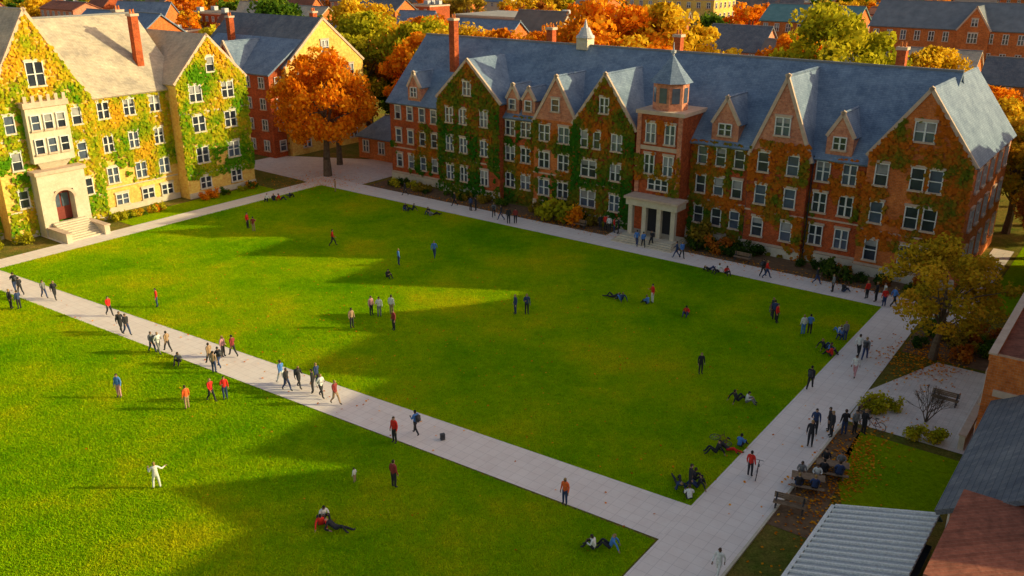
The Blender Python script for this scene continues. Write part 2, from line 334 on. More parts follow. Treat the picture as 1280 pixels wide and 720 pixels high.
A.ivy(64,74.4,0,2.4,gab(64,74.4,14.8,20.2),36,1.0,.24,'ivy_sun',seed=13)
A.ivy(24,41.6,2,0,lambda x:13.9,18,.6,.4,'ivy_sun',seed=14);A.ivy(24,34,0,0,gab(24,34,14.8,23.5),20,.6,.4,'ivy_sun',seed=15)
A.done()
# ------------------------------------------------------------------ generic halls
def hall(name,s0,t0,ln,dp,ze,zr,wall='brick',roof='slate_d',rz=0,rows=3,gable=None,hip=0,wstep=3.2,flat=False,side=True,noroof=False,nofront=False):
    b=Building(name,s0,t0,rz)
    b['walls'].box(0,ln,0,dp,0,ze,wall)
    if noroof: pass
    elif flat:
        b['roof'].box(-.15,ln+.15,-.15,dp+.15,ze,ze+.5,'trim');b['roof'].box(.2,ln-.2,.2,dp-.2,ze+.5,ze+.55,roof)
        for i in range(3):
            x=random.uniform(2,ln-3);y=random.uniform(2,max(2.5,dp-3));b['roof_plant'].box(x,x+2,y,y+1.6,ze+.56,ze+1.9,'lmetal')
    else: b.ridge_roof(0,ln,0,dp,ze,zr,roof,hipl=hip,hipr=hip,wall=wall)
    n=max(1,int(ln/wstep));rh=ze/rows
    if not nofront:
        for r in range(rows):
            for i in range(n): b.win(ln*(i+.5)/n,rh*(r+.55),1.25,rh*.5,0,2,surround=False)
    if side:
        n=max(1,int(dp/wstep))
        for r in range(rows):
            for i in range(n):
                b.win(dp*(i+.5)/n,rh*(r+.55),1.2,rh*.5,ln,1,'r',False);b.win(dp*(i+.5)/n,rh*(r+.55),1.2,rh*.5,0,1,'l',False)
    for g in (gable or []):
        b.fgable(g[0],g[1],-.6,dp/2,ze,g[2],wall,roof);b.win((g[0]+g[1])/2,ze+(g[2]-ze)*.3,1.4,1.6,-.6,2)
        for r in range(rows): b.win((g[0]+g[1])/2,rh*(r+.55),2.2,rh*.5,-.6,3)
    return b
b=hall('gabled_brick_hall',-110,89,16,22,13.6,20.3,'brick','slate_d',math.pi/2,4,noroof=True,nofront=True)
b.fgable(0,16,-.5,22.1,13.6,20.3,'brick_yel','slate_d',back=True)
for x in (3,8,13):
    for z in (12,8.6,5.2,2): b.win(x,z,1.6,1.9,-.5,2)
b.win(8,16,1.6,2,-.5,2);b.chimney(3,16,15,20);b.chimney(13.6,8,14,20.5)
b.done()
hall('red_brick_annex',-131,86.5,20.4,16,12.8,18,'brick','slate',rows=4,gable=[(8,14,17)]).done()
hall('link_pavilion',-101,95,10,7,3.6,6.2,'brick_or','slate',rows=1,hip=3).done()
def rhall(name,s0,t1,*a,**k): return hall(name,s0,t1,*a,rz=-math.pi/2,**k)
rhall('offscreen_hall',1.5,68,20,14,14.5,18.6,'brick','slate_d',rows=4,gable=[(7,15,18.4)]).done()  # unseen hall; section heights shaped so its shadow edge falls across the lawn
rhall('offscreen_hall',1.5,83,14.9,14,16.5,21.4,'brick','slate_d',rows=5).done()
rhall('offscreen_hall',1.5,98,14.9,14,18.5,24.3,'brick_or','slate_d',rows=5,gable=[(4,11,24)]).done()
rhall('offscreen_hall',1.5,108,9.9,14,17,22.5,'brick','slate_d',rows=5).done()
fw_=Building('flat_roofed_brick_wing',-5.7,72,-math.pi/2)
fw_['walls'].box(0,19,0,6.6,0,8.2,'brick_or');fw_['roof'].box(.3,18.7,.3,6.4,8.2,8.26,'brick_br')
fw_['parapet'].box(-.05,19.05,-.06,.3,8.2,8.6,'brick_or');fw_['parapet'].box(18.7,19.05,.3,6.6,8.2,8.6,'brick_or');fw_['coping'].box(-.1,19.1,-.1,.34,8.6,8.7,'trim')
for i in range(6):
    for z in (2.2,5.8): fw_.win(1.6+3.1*i,z,1.3,1.9,0,2)
fw_.done()
rb=Building('slate_roofed_hall',-4.6,52.5,-math.pi/2)
rb['walls'].box(0,12.3,0,16,0,6,'brick_pink')
rb.ridge_roof(0,12.3,0,16,6,10.6,'slate_d',wall='brick',oh=.6)
rb['gable_coping'].box(-.9,-.4,-.6,16,6.1,6.5,'trim');rb['walls'].box(12.9,20,.6,15,0,7.0,'brick_br');rb['roof'].box(12.8,20.1,.4,15.1,7,7.25,'brick_br')
for x in (2,5,8,11): rb.win(x,4.2,1.3,1.7,0,2)
rb.done()
cb=Building('ribbed_glass_canopy',-10,41.5,-math.pi/2)
cb['roof'].slab([(0,0,2.9),(9.5,0,2.9),(9.5,4.8,4.4),(0,4.8,4.4)],.1,'lmetal')
for i in range(20): cb['ribs'].slab([(i*.5-.06,-.05,3.02),(i*.5+.06,-.05,3.02),(i*.5+.06,4.8,4.52),(i*.5-.06,4.8,4.52)],.12,'white')
cb['roof'].slab([(-1.6,1.5,2.5),(0,-.1,2.9),(0,4.8,4.45),(-1.6,4.8,3.2)],.1,'teal')
cb['walls'].box(.2,9.3,.3,4.8,0,2.7,'glass2')
for i in range(7): cb['posts'].box(i*1.5,i*1.5+.12,.15,.3,0,2.9,'white')
cb['gutter'].box(-.1,9.6,-.25,-.06,2.75,2.9,'white')
cb.done()
# ------------------------------------------------------------------ ground
def sheet(name,pts,z,mat):
    m=M();c=sum((Vector(p) for p in pts),Vector((0,0)))/len(pts);c0=W(c.x,c.y)
    vs=[(W(*p)-c0) for p in pts];m.poly([(v.x,v.y,0) for v in vs],mat);o=m.obj(name,loc=(c0.x,c0.y,z));return o
def gmat(name,cols,fine=22,mid=.35):
    m,nt,b=newmat(name,.9,.0)
    f1=nz(nt,mid,6,.7,'World');c=ramp(nt,f1,[(.32,cols[0]),(.5,cols[1]),(.68,cols[2])])
    f2=nz(nt,fine*.12,6,.85);c=mixc(nt,.9,c,ramp(nt,f2,[(.3,(.26,.29,.25)),(.7,(.74,.71,.62))]),'OVERLAY')
    f4=nz(nt,fine*.5,4,.85);c=mixc(nt,.9,c,ramp(nt,f4,[(.3,(.22,.25,.22)),(.7,(.78,.76,.68))]),'OVERLAY')
    nt.links.new(c,b.inputs['Base Color']);bump(nt,b,f4,1.0,.2);return m
MT['lawn']=gmat('lawn_grass',[(.20,.38,.003),(.30,.46,.004),(.46,.46,.008)],22,.09)
MT['rough']=gmat('ground_cover',[(.12,.17,.03),(.22,.19,.05),(.32,.2,.07)],14,.3)
def concrete(name,c1,c2,sc=.45,mor=.8):
    m,nt,b=newmat(name,.85,.2)
    tc=nt.nodes.new('ShaderNodeTexCoord');mp=nt.nodes.new('ShaderNodeMapping');mp.inputs['Rotation'].default_value=(0,0,-ROT)
    nt.links.new(tc.outputs['Object'],mp.inputs[0])
    bt=nt.nodes.new('ShaderNodeTexBrick');bt.offset=0;bt.inputs['Scale'].default_value=sc;bt.inputs['Mortar Size'].default_value=.01
    bt.inputs['Color1'].default_value=(*c1,1);bt.inputs['Color2'].default_value=(*c2,1);bt.inputs['Mortar'].default_value=(*[x*mor for x in c1],1);bt.inputs['Row Height'].default_value=.5
    nt.links.new(mp.outputs[0],bt.inputs[0])
    c=mixc(nt,.7,bt.outputs[0],ramp(nt,nz(nt,.9,8,.75),[(.3,(.36,.36,.38)),(.7,(.64,.62,.62))]),'OVERLAY')
    nt.links.new(c,b.inputs['Base Color']);bump(nt,b,nz(nt,8,4),.2,.03);return m
MT['conc']=concrete('concrete_path',(.80,.71,.67),(.84,.75,.71),.7)
MT['pave']=concrete('patio_paving',(.68,.61,.57),(.76,.68,.64),1.4,.7)
MT['soil']=noisy('mulch_soil',(.12,.07,.04),(.22,.13,.07),2,12,bs=.5)
g=M();g.poly([(-2500,-600,0),(2500,-600,0),(2500,3500,0),(-2500,3500,0)],'rough');g.obj('ground',loc=(0,0,-.02))
sheet('lawn',[(-92.2,36.2),(-17.8,41),(-17.8,79.3),(-92.2,79.3)],.004,'lawn')
sheet('lawn',[(-140,-20),(-17.9,-20),(-17.9,36.9),(-86,33.6),(-95,33),(-140,30)],.004,'lawn')
sheet('lawn',[(-10.5,45.5),(-6.2,45.5),(-6.2,55.5),(-12.6,55.5),(-12.4,50)],.004,'lawn')
sheet('lawn',[(-10.5,84),(-3,84),(-3,112),(-10.5,112)],.004,'lawn')
sheet('lawn',[(-99.3,53),(-95.1,53),(-95.1,74),(-99.3,74)],.004,'lawn')
def path(name,pts,z=.012,mat='conc'): return sheet(name,pts,z,mat)
path('footpath',[(-95,33),(-86,33.6),(-17.8,37.1),(-17.8,41),(-92.2,36.3),(-95,36.1)])
path('footpath',[(-17.8,10),(-13.7,10),(-13.9,60),(-14.3,82.9),(-17.8,82.9)],.016)
path('footpath',[(-95.1,36.2),(-92.2,36.4),(-92.2,79.4),(-95.1,80)],.008)
path('footpath',[(-96,79.3),(-17.8,79.3),(-17.8,82.9),(-96,82.9)],.02)
path('footpath',[(-49,82.9),(-40.5,82.9),(-40.5,86),(-49,86)],.024)
path('footpath',[(-100,44.5),(-95.1,44.5),(-95.1,50),(-100,50)],.024)
path('footpath',[(-14.3,79),(-11,79),(-11,104),(-13,104),(-13,83)],.024)
path('plaza',[(-112,80),(-96,79.5),(-88,83),(-88,100),(-112,88)],.006,'pave')
path('patio',[(-13.8,56.5),(-6.2,56.5),(-6.2,70),(-11,70),(-13.9,62)],.008,'pave')
path('planting_bed',[(-13.8,42),(-11,42),(-12.6,56),(-13.9,56)],.004,'soil')
path('planting_bed',[(-17.6,83),(-40.4,83),(-40.4,87.8),(-17.6,87)],.006,'soil');path('planting_bed',[(-87,83),(-49.2,83),(-49.2,87.2),(-87,87.2)],.006,'soil')
path('planting_bed',[(-13.8,70.5),(-6.2,70.5),(-5,79),(-14,79)],.006,'soil')
kb=M()
for (a,b_) in (((-13.6,20),(-13.8,56)),):
    p=W(*a);q=W(*b_);d=(q-p).normalized();n=Vector((-d.y,d.x,0))*.07
    kb.slab([p-n+Vector((0,0,.1)),q-n+Vector((0,0,.1)),q+n+Vector((0,0,.1)),p+n+Vector((0,0,.1))],.12,'stone')
kb.obj('path_kerb')
# real grass: instanced sheared patches of blades that tile each lawn exactly
MT['tuft']=leafmat('grass_blades',(.17,.46,.002),(.40,.62,.004),(.72,.68,.01),.5,world=.09)
def patch(w,h,shear,dens,seed):
    rs=np.random.RandomState(seed);n=int(w*h*dens)
    x=rs.uniform(0,w,n);y=rs.uniform(0,h,n)+shear*x;a=rs.uniform(0,2*np.pi,n);ww=rs.uniform(.02,.04,n);hh=rs.uniform(.06,.12,n)
    dx=np.cos(a)*ww;dy=np.sin(a)*ww;lx=rs.normal(0,.4,n)*hh;ly=rs.normal(0,.4,n)*hh
    z=np.zeros(n)
    v=np.stack([np.stack([x-dx,y-dy,z],1),np.stack([x+dx,y+dy,z],1),np.stack([x+lx,y+ly,hh],1)],1).reshape(-1,3)
    me=bpy.data.meshes.new('grass_patch');me.vertices.add(3*n);me.vertices.foreach_set('co',v.ravel().astype('f'))
    me.loops.add(3*n);me.loops.foreach_set('vertex_index',np.arange(3*n,dtype='i'))
    me.polygons.add(n);me.polygons.foreach_set('loop_start',np.arange(0,3*n,3,dtype='i'))
    me.materials.append(MT['tuft']);me.update(calc_edges=True)
    at=me.attributes.new('tint','FLOAT','POINT');at.data.foreach_set('value',np.repeat(rs.uniform(0,1,n),3).astype('f'))
    return me
ge=bpy.data.objects.new('lawn_grass_blades',None);scene.collection.objects.link(ge)
def gpatch(me,s,t,sy):
    o=bpy.data.objects.new('grass_patch',me);scene.collection.objects.link(o);o.location=W(s,t,.004);o.rotation_euler=(0,0,ROT);o.scale=(1,sy,1);o.parent=ge
sh1=.0645;w1=74.4/12
pm=[patch(w1,6,sh1,190,i) for i in range(2)]
for i in range(12):
    s=-92.2+w1*i;t0=36.25+(s+92.2)*sh1;H_=79.25-t0-.35;n=7;sy=H_/n/6
    for j in range(n):
        gpatch(pm[(i+j)%2],s,t0+j*H_/n,sy)
sh2=.0485;w2=6.2
pm2=[patch(w2,6,sh2,220,10+i) for i in range(2)]
for i in range(12):
    s=-17.95-w2*(i+1);t1=36.95+(s+17.9)*sh2
    for j in range(6):
        if s+w2<-70 and j>3: continue
        gpatch(pm2[(i+j)%2],s,t1-6*(j+1),1)
# ------------------------------------------------------------------ trees
MT['bark']=noisy('bark',(.09,.06,.04),(.18,.13,.09),4,bs=.5)
PAL={'green':((.03,.09,.01),(.09,.18,.015),(.2,.26,.02)),'dark':((.02,.055,.012),(.05,.1,.015),(.12,.16,.02)),
'yellow':((.4,.24,.01),(.82,.50,.02),(.95,.70,.05)),'orange':((.5,.12,.008),(.9,.30,.01),(.98,.50,.03)),'rust':((.26,.07,.015),(.5,.15,.02),(.65,.27,.03)),
'lime':((.2,.22,.01),(.5,.46,.02),(.75,.6,.03)),'olive':((.16,.12,.015),(.36,.25,.025),(.58,.36,.04)),'amber':((.26,.22,.015),(.6,.40,.02),(.88,.50,.04))}
LM={k:leafmat(k+'_foliage',*v) for k,v in PAL.items()}
def tube(m,pts,rs,k,n=6):
    for i in range(len(pts)-1): m.cyl(pts[i],pts[i+1],rs[i],rs[i+1],k,n)
def tree_mesh(name,seed,h,r,ncl,nper,leaf,tr=.3,base=.3,clr=.24):
    R=random.Random(seed);m=M();rs=np.random.RandomState(seed)
    top=Vector((R.uniform(-.4,.4),R.uniform(-.4,.4),h*.75))
    p=[Vector((0,0,-.1)),Vector((R.uniform(-.15,.15),R.uniform(-.15,.15),h*base*.6)),Vector((R.uniform(-.3,.3),R.uniform(-.3,.3),h*base*1.2)),top]
    tube(m,p,[tr*1.3,tr,tr*.75,tr*.15],'bark',8)
    cl=[];cz=h*(base+1)/2;rz=h*(1-base)/2
    for i in range(ncl):
        d=Vector((R.gauss(0,1),R.gauss(0,1),R.gauss(0,1))).normalized();q=R.uniform(.35,1)**.5
        prof=1.0-.35*max(0,d.z)
        c=Vector((d.x*r*q*prof,d.y*r*q*prof,cz+d.z*rz*q*.92))
        cl.append(c)
        if i<14:
            st=p[1].lerp(top,R.uniform(.15,.7));md=st.lerp(c,.5)+Vector((0,0,R.uniform(-.3,.6)))
            tube(m,[st,md,c],[tr*.4,tr*.22,tr*.05],'bark',5)
    V=[];Tn=[]
    for c in cl:
        cr=r*clr*R.uniform(.7,1.35);tb=R.uniform(.15,.75)
        n=int(nper*R.uniform(.6,1.3))
        d=rs.normal(size=(n,3));d/=np.linalg.norm(d,axis=1)[:,None];q=rs.uniform(.2,1,n)[:,None]**.6
        pos=np.array(c)+d*q*cr*np.array([1,1,.75])
        nr=d+rs.normal(size=(n,3))*.7;nr/=np.linalg.norm(nr,axis=1)[:,None]
        u=np.cross(nr,rs.normal(size=(n,3)));u/=np.linalg.norm(u,axis=1)[:,None];w_=np.cross(nr,u)
        sz=(leaf*rs.uniform(.6,1.3,n))[:,None]*.5
        quad=np.stack([pos-u*sz,pos-w_*sz*.7,pos+u*sz,pos+w_*sz*.7],1)
        V.append(quad.reshape(-1,3));t=np.clip(tb+rs.uniform(-.25,.25,n)+.12*d[:,2],0,1);Tn.append(np.repeat(t,4))
    V=np.concatenate(V);Tn=np.concatenate(Tn);n0=len(m.v);nq=len(V)//4
    m.v+=[tuple(x) for x in V.tolist()];m.t+=Tn.tolist()
    k=m.mi(LM['green']);m.f+=[(n0+4*i,n0+4*i+1,n0+4*i+2,n0+4*i+3) for i in range(nq)];m.m+=[k]*nq
    return m.mesh(name)
TM=[tree_mesh('broad_tree',1,10,4.2,60,170,.36),tree_mesh('broad_tree',2,10,3.6,55,170,.34,.28,.25),tree_mesh('broad_tree',3,10,4.8,70,170,.36,.33,.24),
    tree_mesh('tall_tree',4,10,3.0,50,160,.34,.22,.22)]
SP=tree_mesh('sparse_tree',8,10,4.4,64,150,.30,.26,.25,.22)
FM=[tree_mesh('far_tree',11,10,4.3,34,60,.8,.3,.15,.3),tree_mesh('far_tree',12,10,3.7,30,60,.75,.3,.15,.32),tree_mesh('far_tree',13,10,5,36,60,.85,.3,.12,.28)]
def tree(name,s,t,h,pal,mesh,wx=1.0,parent=None):
    o=bpy.data.objects.new(name,mesh);scene.collection.objects.link(o);o.location=W(s,t)
    k=h/10;o.scale=(k*wx,k*wx,k);o.rotation_euler=(0,0,random.uniform(0,6.28))
    o.material_slots[1].link='OBJECT';o.material_slots[1].material=LM[pal]
    if parent: o.parent=parent
    return o
tree('orange_maple_tree',-95.5,83.5,17.5,'orange',TM[2],.86)
tree('orange_maple_tree',-99.5,89.5,14,'orange',TM[0],.9)
tree('autumn_tree',-11.5,70.5,9.8,'amber',SP,1.1)
for a in [(-67.5,113.5,24,'orange',TM[2]),(-62.5,117,23,'yellow',TM[0]),(-75,120,21,'orange',TM[1]),(-84,108,19,'orange',TM[0]),(-92,109,20,'yellow',TM[1]),(-98,106,19,'orange',TM[3]),(-105,116,20,'lime',TM[1]),
          (-56.8,122,21,'yellow',TM[3]),(-41.5,131,23,'lime',TM[0]),(-6,105,10,'olive',TM[0]),(-4,98,11,'yellow',TM[2]),(-3,116,14,'rust',TM[1]),(-117,113,20,'lime',TM[0]),(-125,120,22,'yellow',TM[2]),(-138,112,22,'green',TM[0]),(-79,131,19,'yellow',TM[0]),(-88,128,18,'orange',TM[2]),
          (-2.5,89,17,'green',TM[3]),(-2.5,95,17,'olive',TM[3]),(-2.5,101,18,'yellow',TM[3]),(-2.5,108,18,'green',TM[3]),(-2.5,117,17,'rust',TM[3]),(-50,140,19,'orange',TM[1]),(-31,143,17,'yellow',TM[0]),(-112,121,19,'orange',TM[0]),  # tall row past the hall end: unseen trees added to shade its gable
          (-13,111,13,'amber',TM[0]),(-10,117,14,'olive',TM[2]),(-16,121,14,'yellow',TM[1]),(-8.3,103,8,'rust',TM[0]),(-20,128,14,'orange',TM[0]),(-9,128,15,'lime',TM[2])]:
    tree('autumn_tree',*a)
far=bpy.data.objects.new('distant_trees',None);scene.collection.objects.link(far)
occ=[]
def city(name,s,t,ln,dp,ze,zr,**k):
    occ.append((s,t,ln,dp));hall(name,s,t,ln,dp,ze,zr,**k).done()
city('long_brick_hall',-66,236,64,16,13,18.5,wall='brick_or',roof='copper',rows=3,gable=[(20,27,18)])
city('brick_house',-100,250,26,14,12,16,wall='brick_or',roof='teal',rows=3)
city('brick_house',-92,196,14,12,9,14,wall='brick_pink',roof='slate_d',rows=3)
city('brick_house',-76,190,12,10,8,12,wall='brick_or',roof='tar',rows=3)
city('brick_house',-48,200,13,10,7,11,wall='brick_or',roof='slate_pale',rows=2)
city('brick_house',-30,180,16,10,8,12,wall='brick_or',roof='slate_d',rows=3)
city('parking_garage',-190,222,46,24,11,11,wall='brick_pink',roof='flat',rows=4,flat=True)
city('brick_house',-128,200,18,14,10,15,wall='brick_or',roof='slate_d',rows=3)
city('white_house',-96,172,9,8,6,9,wall='white',roof='slate_pale',rows=2)
city('white_house',-60,185,9,8,6,9,wall='white',roof='slate_pale',rows=2)
city('white_house',-74,165,9,8,6,9,wall='white',roof='slate_d',rows=2)
city('apartment_building',-150,262,30,16,16,16,wall='brick_yel',roof='flat',rows=5,flat=True)
city('brick_hall',-165,128,24,14,11,16,wall='brick_or',roof='slate',rows=3)
city('brick_hall',-215,110,30,14,12,17,wall='brick_or',roof='slate',rows=3)
city('brick_hall',-205,150,30,14,12,17,wall='brick_or',roof='slate_pale',rows=3)
random.seed(21)
for i in range(260):
    t=random.uniform(150,560);s=random.uniform(-430,60)
    u=(C8*s+S6*t);y=(-S6*s+C8*t)
    if y<130 or abs(u)>y*.68: continue
    if any(abs(s-a-c/2)<c/2+15 and abs(t-b_-d/2)<d/2+11 for a,b_,c,d in occ): continue
    fl=random.random()<.3
    city(random.choice(['brick_house','town_house','brick_building']),s,t,random.uniform(10,26),random.uniform(9,14),random.uniform(7,12),random.uniform(13,16),
      wall=random.choice(['brick','brick_or','brick_or','brick_or','brick_pink','white','stone']),roof=random.choice(['slate_d','slate','tar','slate_pale','brick_br','tar']),rows=3,flat=fl,side=False,rz=random.choice([0,0,.3]))
for i in range(1400):
    t=random.uniform(112,720);s=random.uniform(-620,120)
    u=(C8*s+S6*t);y=(-S6*s+C8*t)
    if y<118 or abs(u)>y*.66: continue
    if s>-95 and t<125 and s<-8: continue
    if -105<s<10 and 140<t<236 and random.random()<.45: continue
    if any(-3<s-a<c+3 and -3<t-b_<d+3 for a,b_,c,d in occ): continue
    if random.random()<.2: continue
    hgt=random.uniform(7,11) if (s>-105 and t<250) else random.uniform(9,16)
    tree('tree',s,t,hgt,random.choice(['yellow','orange','orange','orange','rust','lime','amber','olive','yellow','green']),random.choice(FM),1.1,far)
# ------------------------------------------------------------------ shrubs
def shrub_mesh(seed,leaf=.16,n=700):
    R=random.Random(seed);m=M()
    for i in range(7):
        a=R.uniform(0,6.28);m.cyl((0,0,-.05),(math.cos(a)*.5,math.sin(a)*.5,R.uniform(.5,.9)),.035,.012,'bark',5)
    for c in range(9):
        cc=Vector((R.uniform(-.6,.6),R.uniform(-.6,.6),R.uniform(.3,.8)));tb=R.uniform(.2,.8)
        for i in range(n//9):
            d=Vector((R.gauss(0,1),R.gauss(0,1),R.gauss(0,1))).normalized();p=cc+d*R.uniform(.1,.42)
            if p.z<.03: continue
            nr=(d+Vector((R.gauss(0,.6),R.gauss(0,.6),R.gauss(0,.6)))).normalized();u=nr.orthogonal().normalized()*leaf*.5;v=nr.cross(u)
            m.poly([p-u,p-v,p+u,p+v],LM['green'],min(1,max(0,tb+R.uniform(-.25,.25))))
    return m.mesh('shrub')
SM=[shrub_mesh(1),shrub_mesh(2),shrub_mesh(3,.2,600)]
def shrub(s,t,k,pal,name='shrub',kz=1):
    o=bpy.data.objects.new(name,random.choice(SM));scene.collection.objects.link(o);o.location=W(s,t);o.scale=(k,k,k*kz);o.rotation_euler=(0,0,random.uniform(0,6))
    o.material_slots[1].link='OBJECT';o.material_slots[1].material=LM[pal]
for i in range(34):
    s=random.uniform(-86,-50);shrub(s,random.uniform(84.5,86.3),random.uniform(.6,1.2),random.choice(['green','dark','olive','lime']))
for i in range(22):
    s=random.uniform(-40,-15);shrub(s,random.uniform(84.5,86.3),random.uniform(.7,1.4),random.choice(['green','dark','olive','dark','rust']))
shrub(-57,84.6,2.6,'lime','yellow_shrub');shrub(-54.6,84.4,2.2,'orange','yellow_shrub');shrub(-38.5,85.5,2.2,'olive');shrub(-23.5,83.8,2.0,'dark');shrub(-36,84.6,1.8,'rust')
for i in range(18): shrub(-98.3,random.uniform(53,73),random.uniform(.6,1.2),random.choice(['lime','green','orange','yellow']))
for i in range(8): shrub(-98.3,random.uniform(28,43),random.uniform(.8,1.4),random.choice(['lime','green','orange']))
for i in range(16): shrub(random.uniform(-13,-7),random.uniform(71,78.5),random.uniform(.7,1.4),random.choice(['olive','dark','rust','green']))
for a in ((-12.6,59.5),(-13,58.6),(-11.6,60),(-9.5,56.6),(-8.3,57)): shrub(a[0],a[1],random.uniform(.7,1.1),'lime')
fl=M()
for i in range(6000):
    c=random.choice([(-17,83,30,1.6),(-60,83.5,30,1.2),(-94,80,7,7),(-12,70,3,5),(-50,50,40,20),(-12,50,2,8)])
    s=random.gauss(c[0],c[2]*.5);t=random.gauss(c[1],c[3]*.5);p=W(s,t,.03+random.uniform(0,.06));a=random.uniform(0,6.28);q=random.uniform(.05,.1)
    u=Vector((math.cos(a),math.sin(a),random.uniform(-.4,.4)))*q;v=Vector((-math.sin(a),math.cos(a),random.uniform(-.4,.4)))*q
    fl.poly([p-u,p-v,p+u,p+v],LM['orange'],random.random())
fl.obj('fallen_leaves')
# ------------------------------------------------------------------ people
def person_mesh(name,J,pack=False):
    names=list(J.keys());idx={k:i for i,k in enumerate(names)}
    ch=[('pel','spi',1),('spi','che',1),('che','nb',1),('nb','nk',0),('nk','hd0',0),('hd0','hd1',0),('hd1','hd2',4)]
    for s in 'lr':
        ch+=[('pel','hip'+s,2),('hip'+s,'kn'+s,2),('kn'+s,'an'+s,2),('an'+s,'to'+s,3),('nb','sh'+s,1),('sh'+s,'el'+s,1),('el'+s,'wr'+s,1),('wr'+s,'ha'+s,0)]
    me=bpy.data.meshes.new(name);me.from_pydata([J[k][0] for k in names],[(idx[a],idx[b]) for a,b,_ in ch],[])
    o=bpy.data.objects.new(name,me);scene.collection.objects.link(o)
    o.modifiers.new('skin','SKIN');sv=me.skin_vertices[0].data
    for k in names: sv[idx[k]].radius=J[k][1];sv[idx[k]].use_root=(k=='pel')
    sb=o.modifiers.new('sub','SUBSURF');sb.levels=1;sb.render_levels=1
    dg=bpy.context.evaluated_depsgraph_get();ev=bpy.data.meshes.new_from_object(o.evaluated_get(dg));bpy.data.objects.remove(o)
    m=M();m.v=[tuple(v.co) for v in ev.vertices];m.t=[0.]*len(m.v)
    for i in range(5): m.mi(['skin0','top0','bot0','shoe0','hair0'][i])
    m.mi('metal')
    hc=(Vector(J['hd0'][0])+Vector(J['hd1'][0]))/2;up=(Vector(J['hd2'][0])-Vector(J['nk'][0])).normalized()
    fw=Vector((0,1,0));fw=(fw-up*fw.dot(up)).normalized();rt=fw.cross(up)
    for p in ev.polygons:
        c=p.center;best=(9,0)
        for a,b,zn in ch:
            A_=Vector(J[a][0]);B_=Vector(J[b][0]);d=B_-A_;t=max(0,min(1,(c-A_).dot(d)/d.dot(d)));dd=(c-A_-d*t).length-.5*(J[a][1][0]*(1-t)+J[b][1][0]*t)
            if dd<best[0]: best=(dd,zn)
        z=best[1];r=c-hc
        if r.length<.22 and z in(0,4): z=4 if (r.dot(up)>.055 or (r.dot(fw)<.0 and r.dot(up)>-.07)) else 0
        m.f.append(tuple(p.vertices));m.m.append(z)
    def bit(f,u,r,a,b,c,k):
        o_=hc+fw*f+up*u+rt*r;P_=[o_-rt*a-up*b,o_+rt*a-up*b,o_+rt*a*.5+up*b,o_-rt*a*.5+up*b];Q=[p+fw*c for p in P_]
        m.poly(Q,k);[m.poly([P_[i],P_[(i+1)%4],Q[(i+1)%4],Q[i]],k) for i in range(4)]
    bit(.085,-.01,0,.018,.028,.03,'skin0');bit(.09,.02,-.035,.013,.008,.008,'hair0');bit(.09,.02,.035,.013,.008,.008,'hair0');bit(.085,-.06,0,.025,.006,.008,'top0')
    for s in (-1,1): bit(-.005,0,s*.088,.012,.03,.03,'skin0')
    for s in 'lr':
        h=Vector(J['ha'+s][0]);d=(h-Vector(J['wr'+s][0])).normalized();sd=d.cross(Vector((0,0,1)) if abs(d.z)<.8 else Vector((1,0,0))).normalized();nn=d.cross(sd)
        for i,(of,ln) in enumerate(((-.03,.07),(-.01,.085),(.01,.08),(.03,.062))):
            a=h+sd*of;b=a+d*ln*.5+nn*.01;c=b+d*ln*.5+nn*.025
            m.cyl(a,b,.011,.0095,'skin0',5);m.cyl(b,c,.0095,.007,'skin0',5)
        a=h-d*.03-sd*.03;m.cyl(a,a+d*.04-sd*.03,.012,.009,'skin0',5)
    if pack:
        c=Vector(J['che'][0]);x=.14
        m.box(c.x-x,c.x+x,c.y-.30,c.y-.12,c.z-.28,c.z+.12,'metal');m.box(c.x-x*.8,c.x+x*.8,c.y-.35,c.y-.3,c.z-.24,c.z-.04,'metal')
    me2=m.mesh(name)
    for p in me2.polygons: p.use_smooth=True
    return me2
MT['skin0']=plain('skin',(.52,.3,.2),.5);MT['skin1']=plain('skin_dark',(.2,.1,.06),.5)
MT['hair0']=plain('brown_hair',(.05,.03,.02),.5)
MT['top0']=plain('cloth',(.3,.3,.3));MT['bot0']=plain('denim',(.06,.09,.18));MT['shoe0']=plain('shoe',(.05,.045,.04))
def J0(): 
    J={'pel':((0,0,.95),(.165,.12)),'spi':((0,.0,1.12),(.15,.11)),'che':((0,.0,1.30),(.18,.125)),'nb':((0,-.01,1.45),(.1,.08)),'nk':((0,0,1.51),(.058,.058)),
    'hd0':((0,.02,1.58),(.078,.09)),'hd1':((0,.02,1.67),(.09,.105)),'hd2':((0,.01,1.745),(.065,.075))}
    for s,g in (('l',-1),('r',1)):
        J['hip'+s]=((g*.09,0,.88),(.1,.1));J['kn'+s]=((g*.1,.02,.5),(.072,.075));J['an'+s]=((g*.105,-.01,.1),(.052,.055));J['to'+s]=((g*.12,.15,.05),(.05,.045))
        J['sh'+s]=((g*.185,0,1.41),(.07,.07));J['el'+s]=((g*.235,-.02,1.14),(.055,.055));J['wr'+s]=((g*.25,.07,.9),(.04,.038));J['ha'+s]=((g*.25,.09,.82),(.038,.024))
    return J
def up(J,**k):
    for n,v in k.items(): J[n]=(v,J[n][1])
    return J
def tor(J,dz,dy,lean):
    for n in ('spi','che','nb','nk','hd0','hd1','hd2','shl','shr'):
        (x,y,z),r=J[n];h=z-.95;J[n]=((x,dy+y+h*math.sin(lean),dz+.95+h*math.cos(lean)),r)
    (x,y,z),r=J['pel'];J['pel']=((x,dy,.95+dz),r);return J
PM={}
PM['stand']=person_mesh('stand',J0())
PM['talk']=person_mesh('talk',up(J0(),elr=(.25,.05,1.15),wrr=(.2,.27,1.22),har=(.17,.34,1.27)))
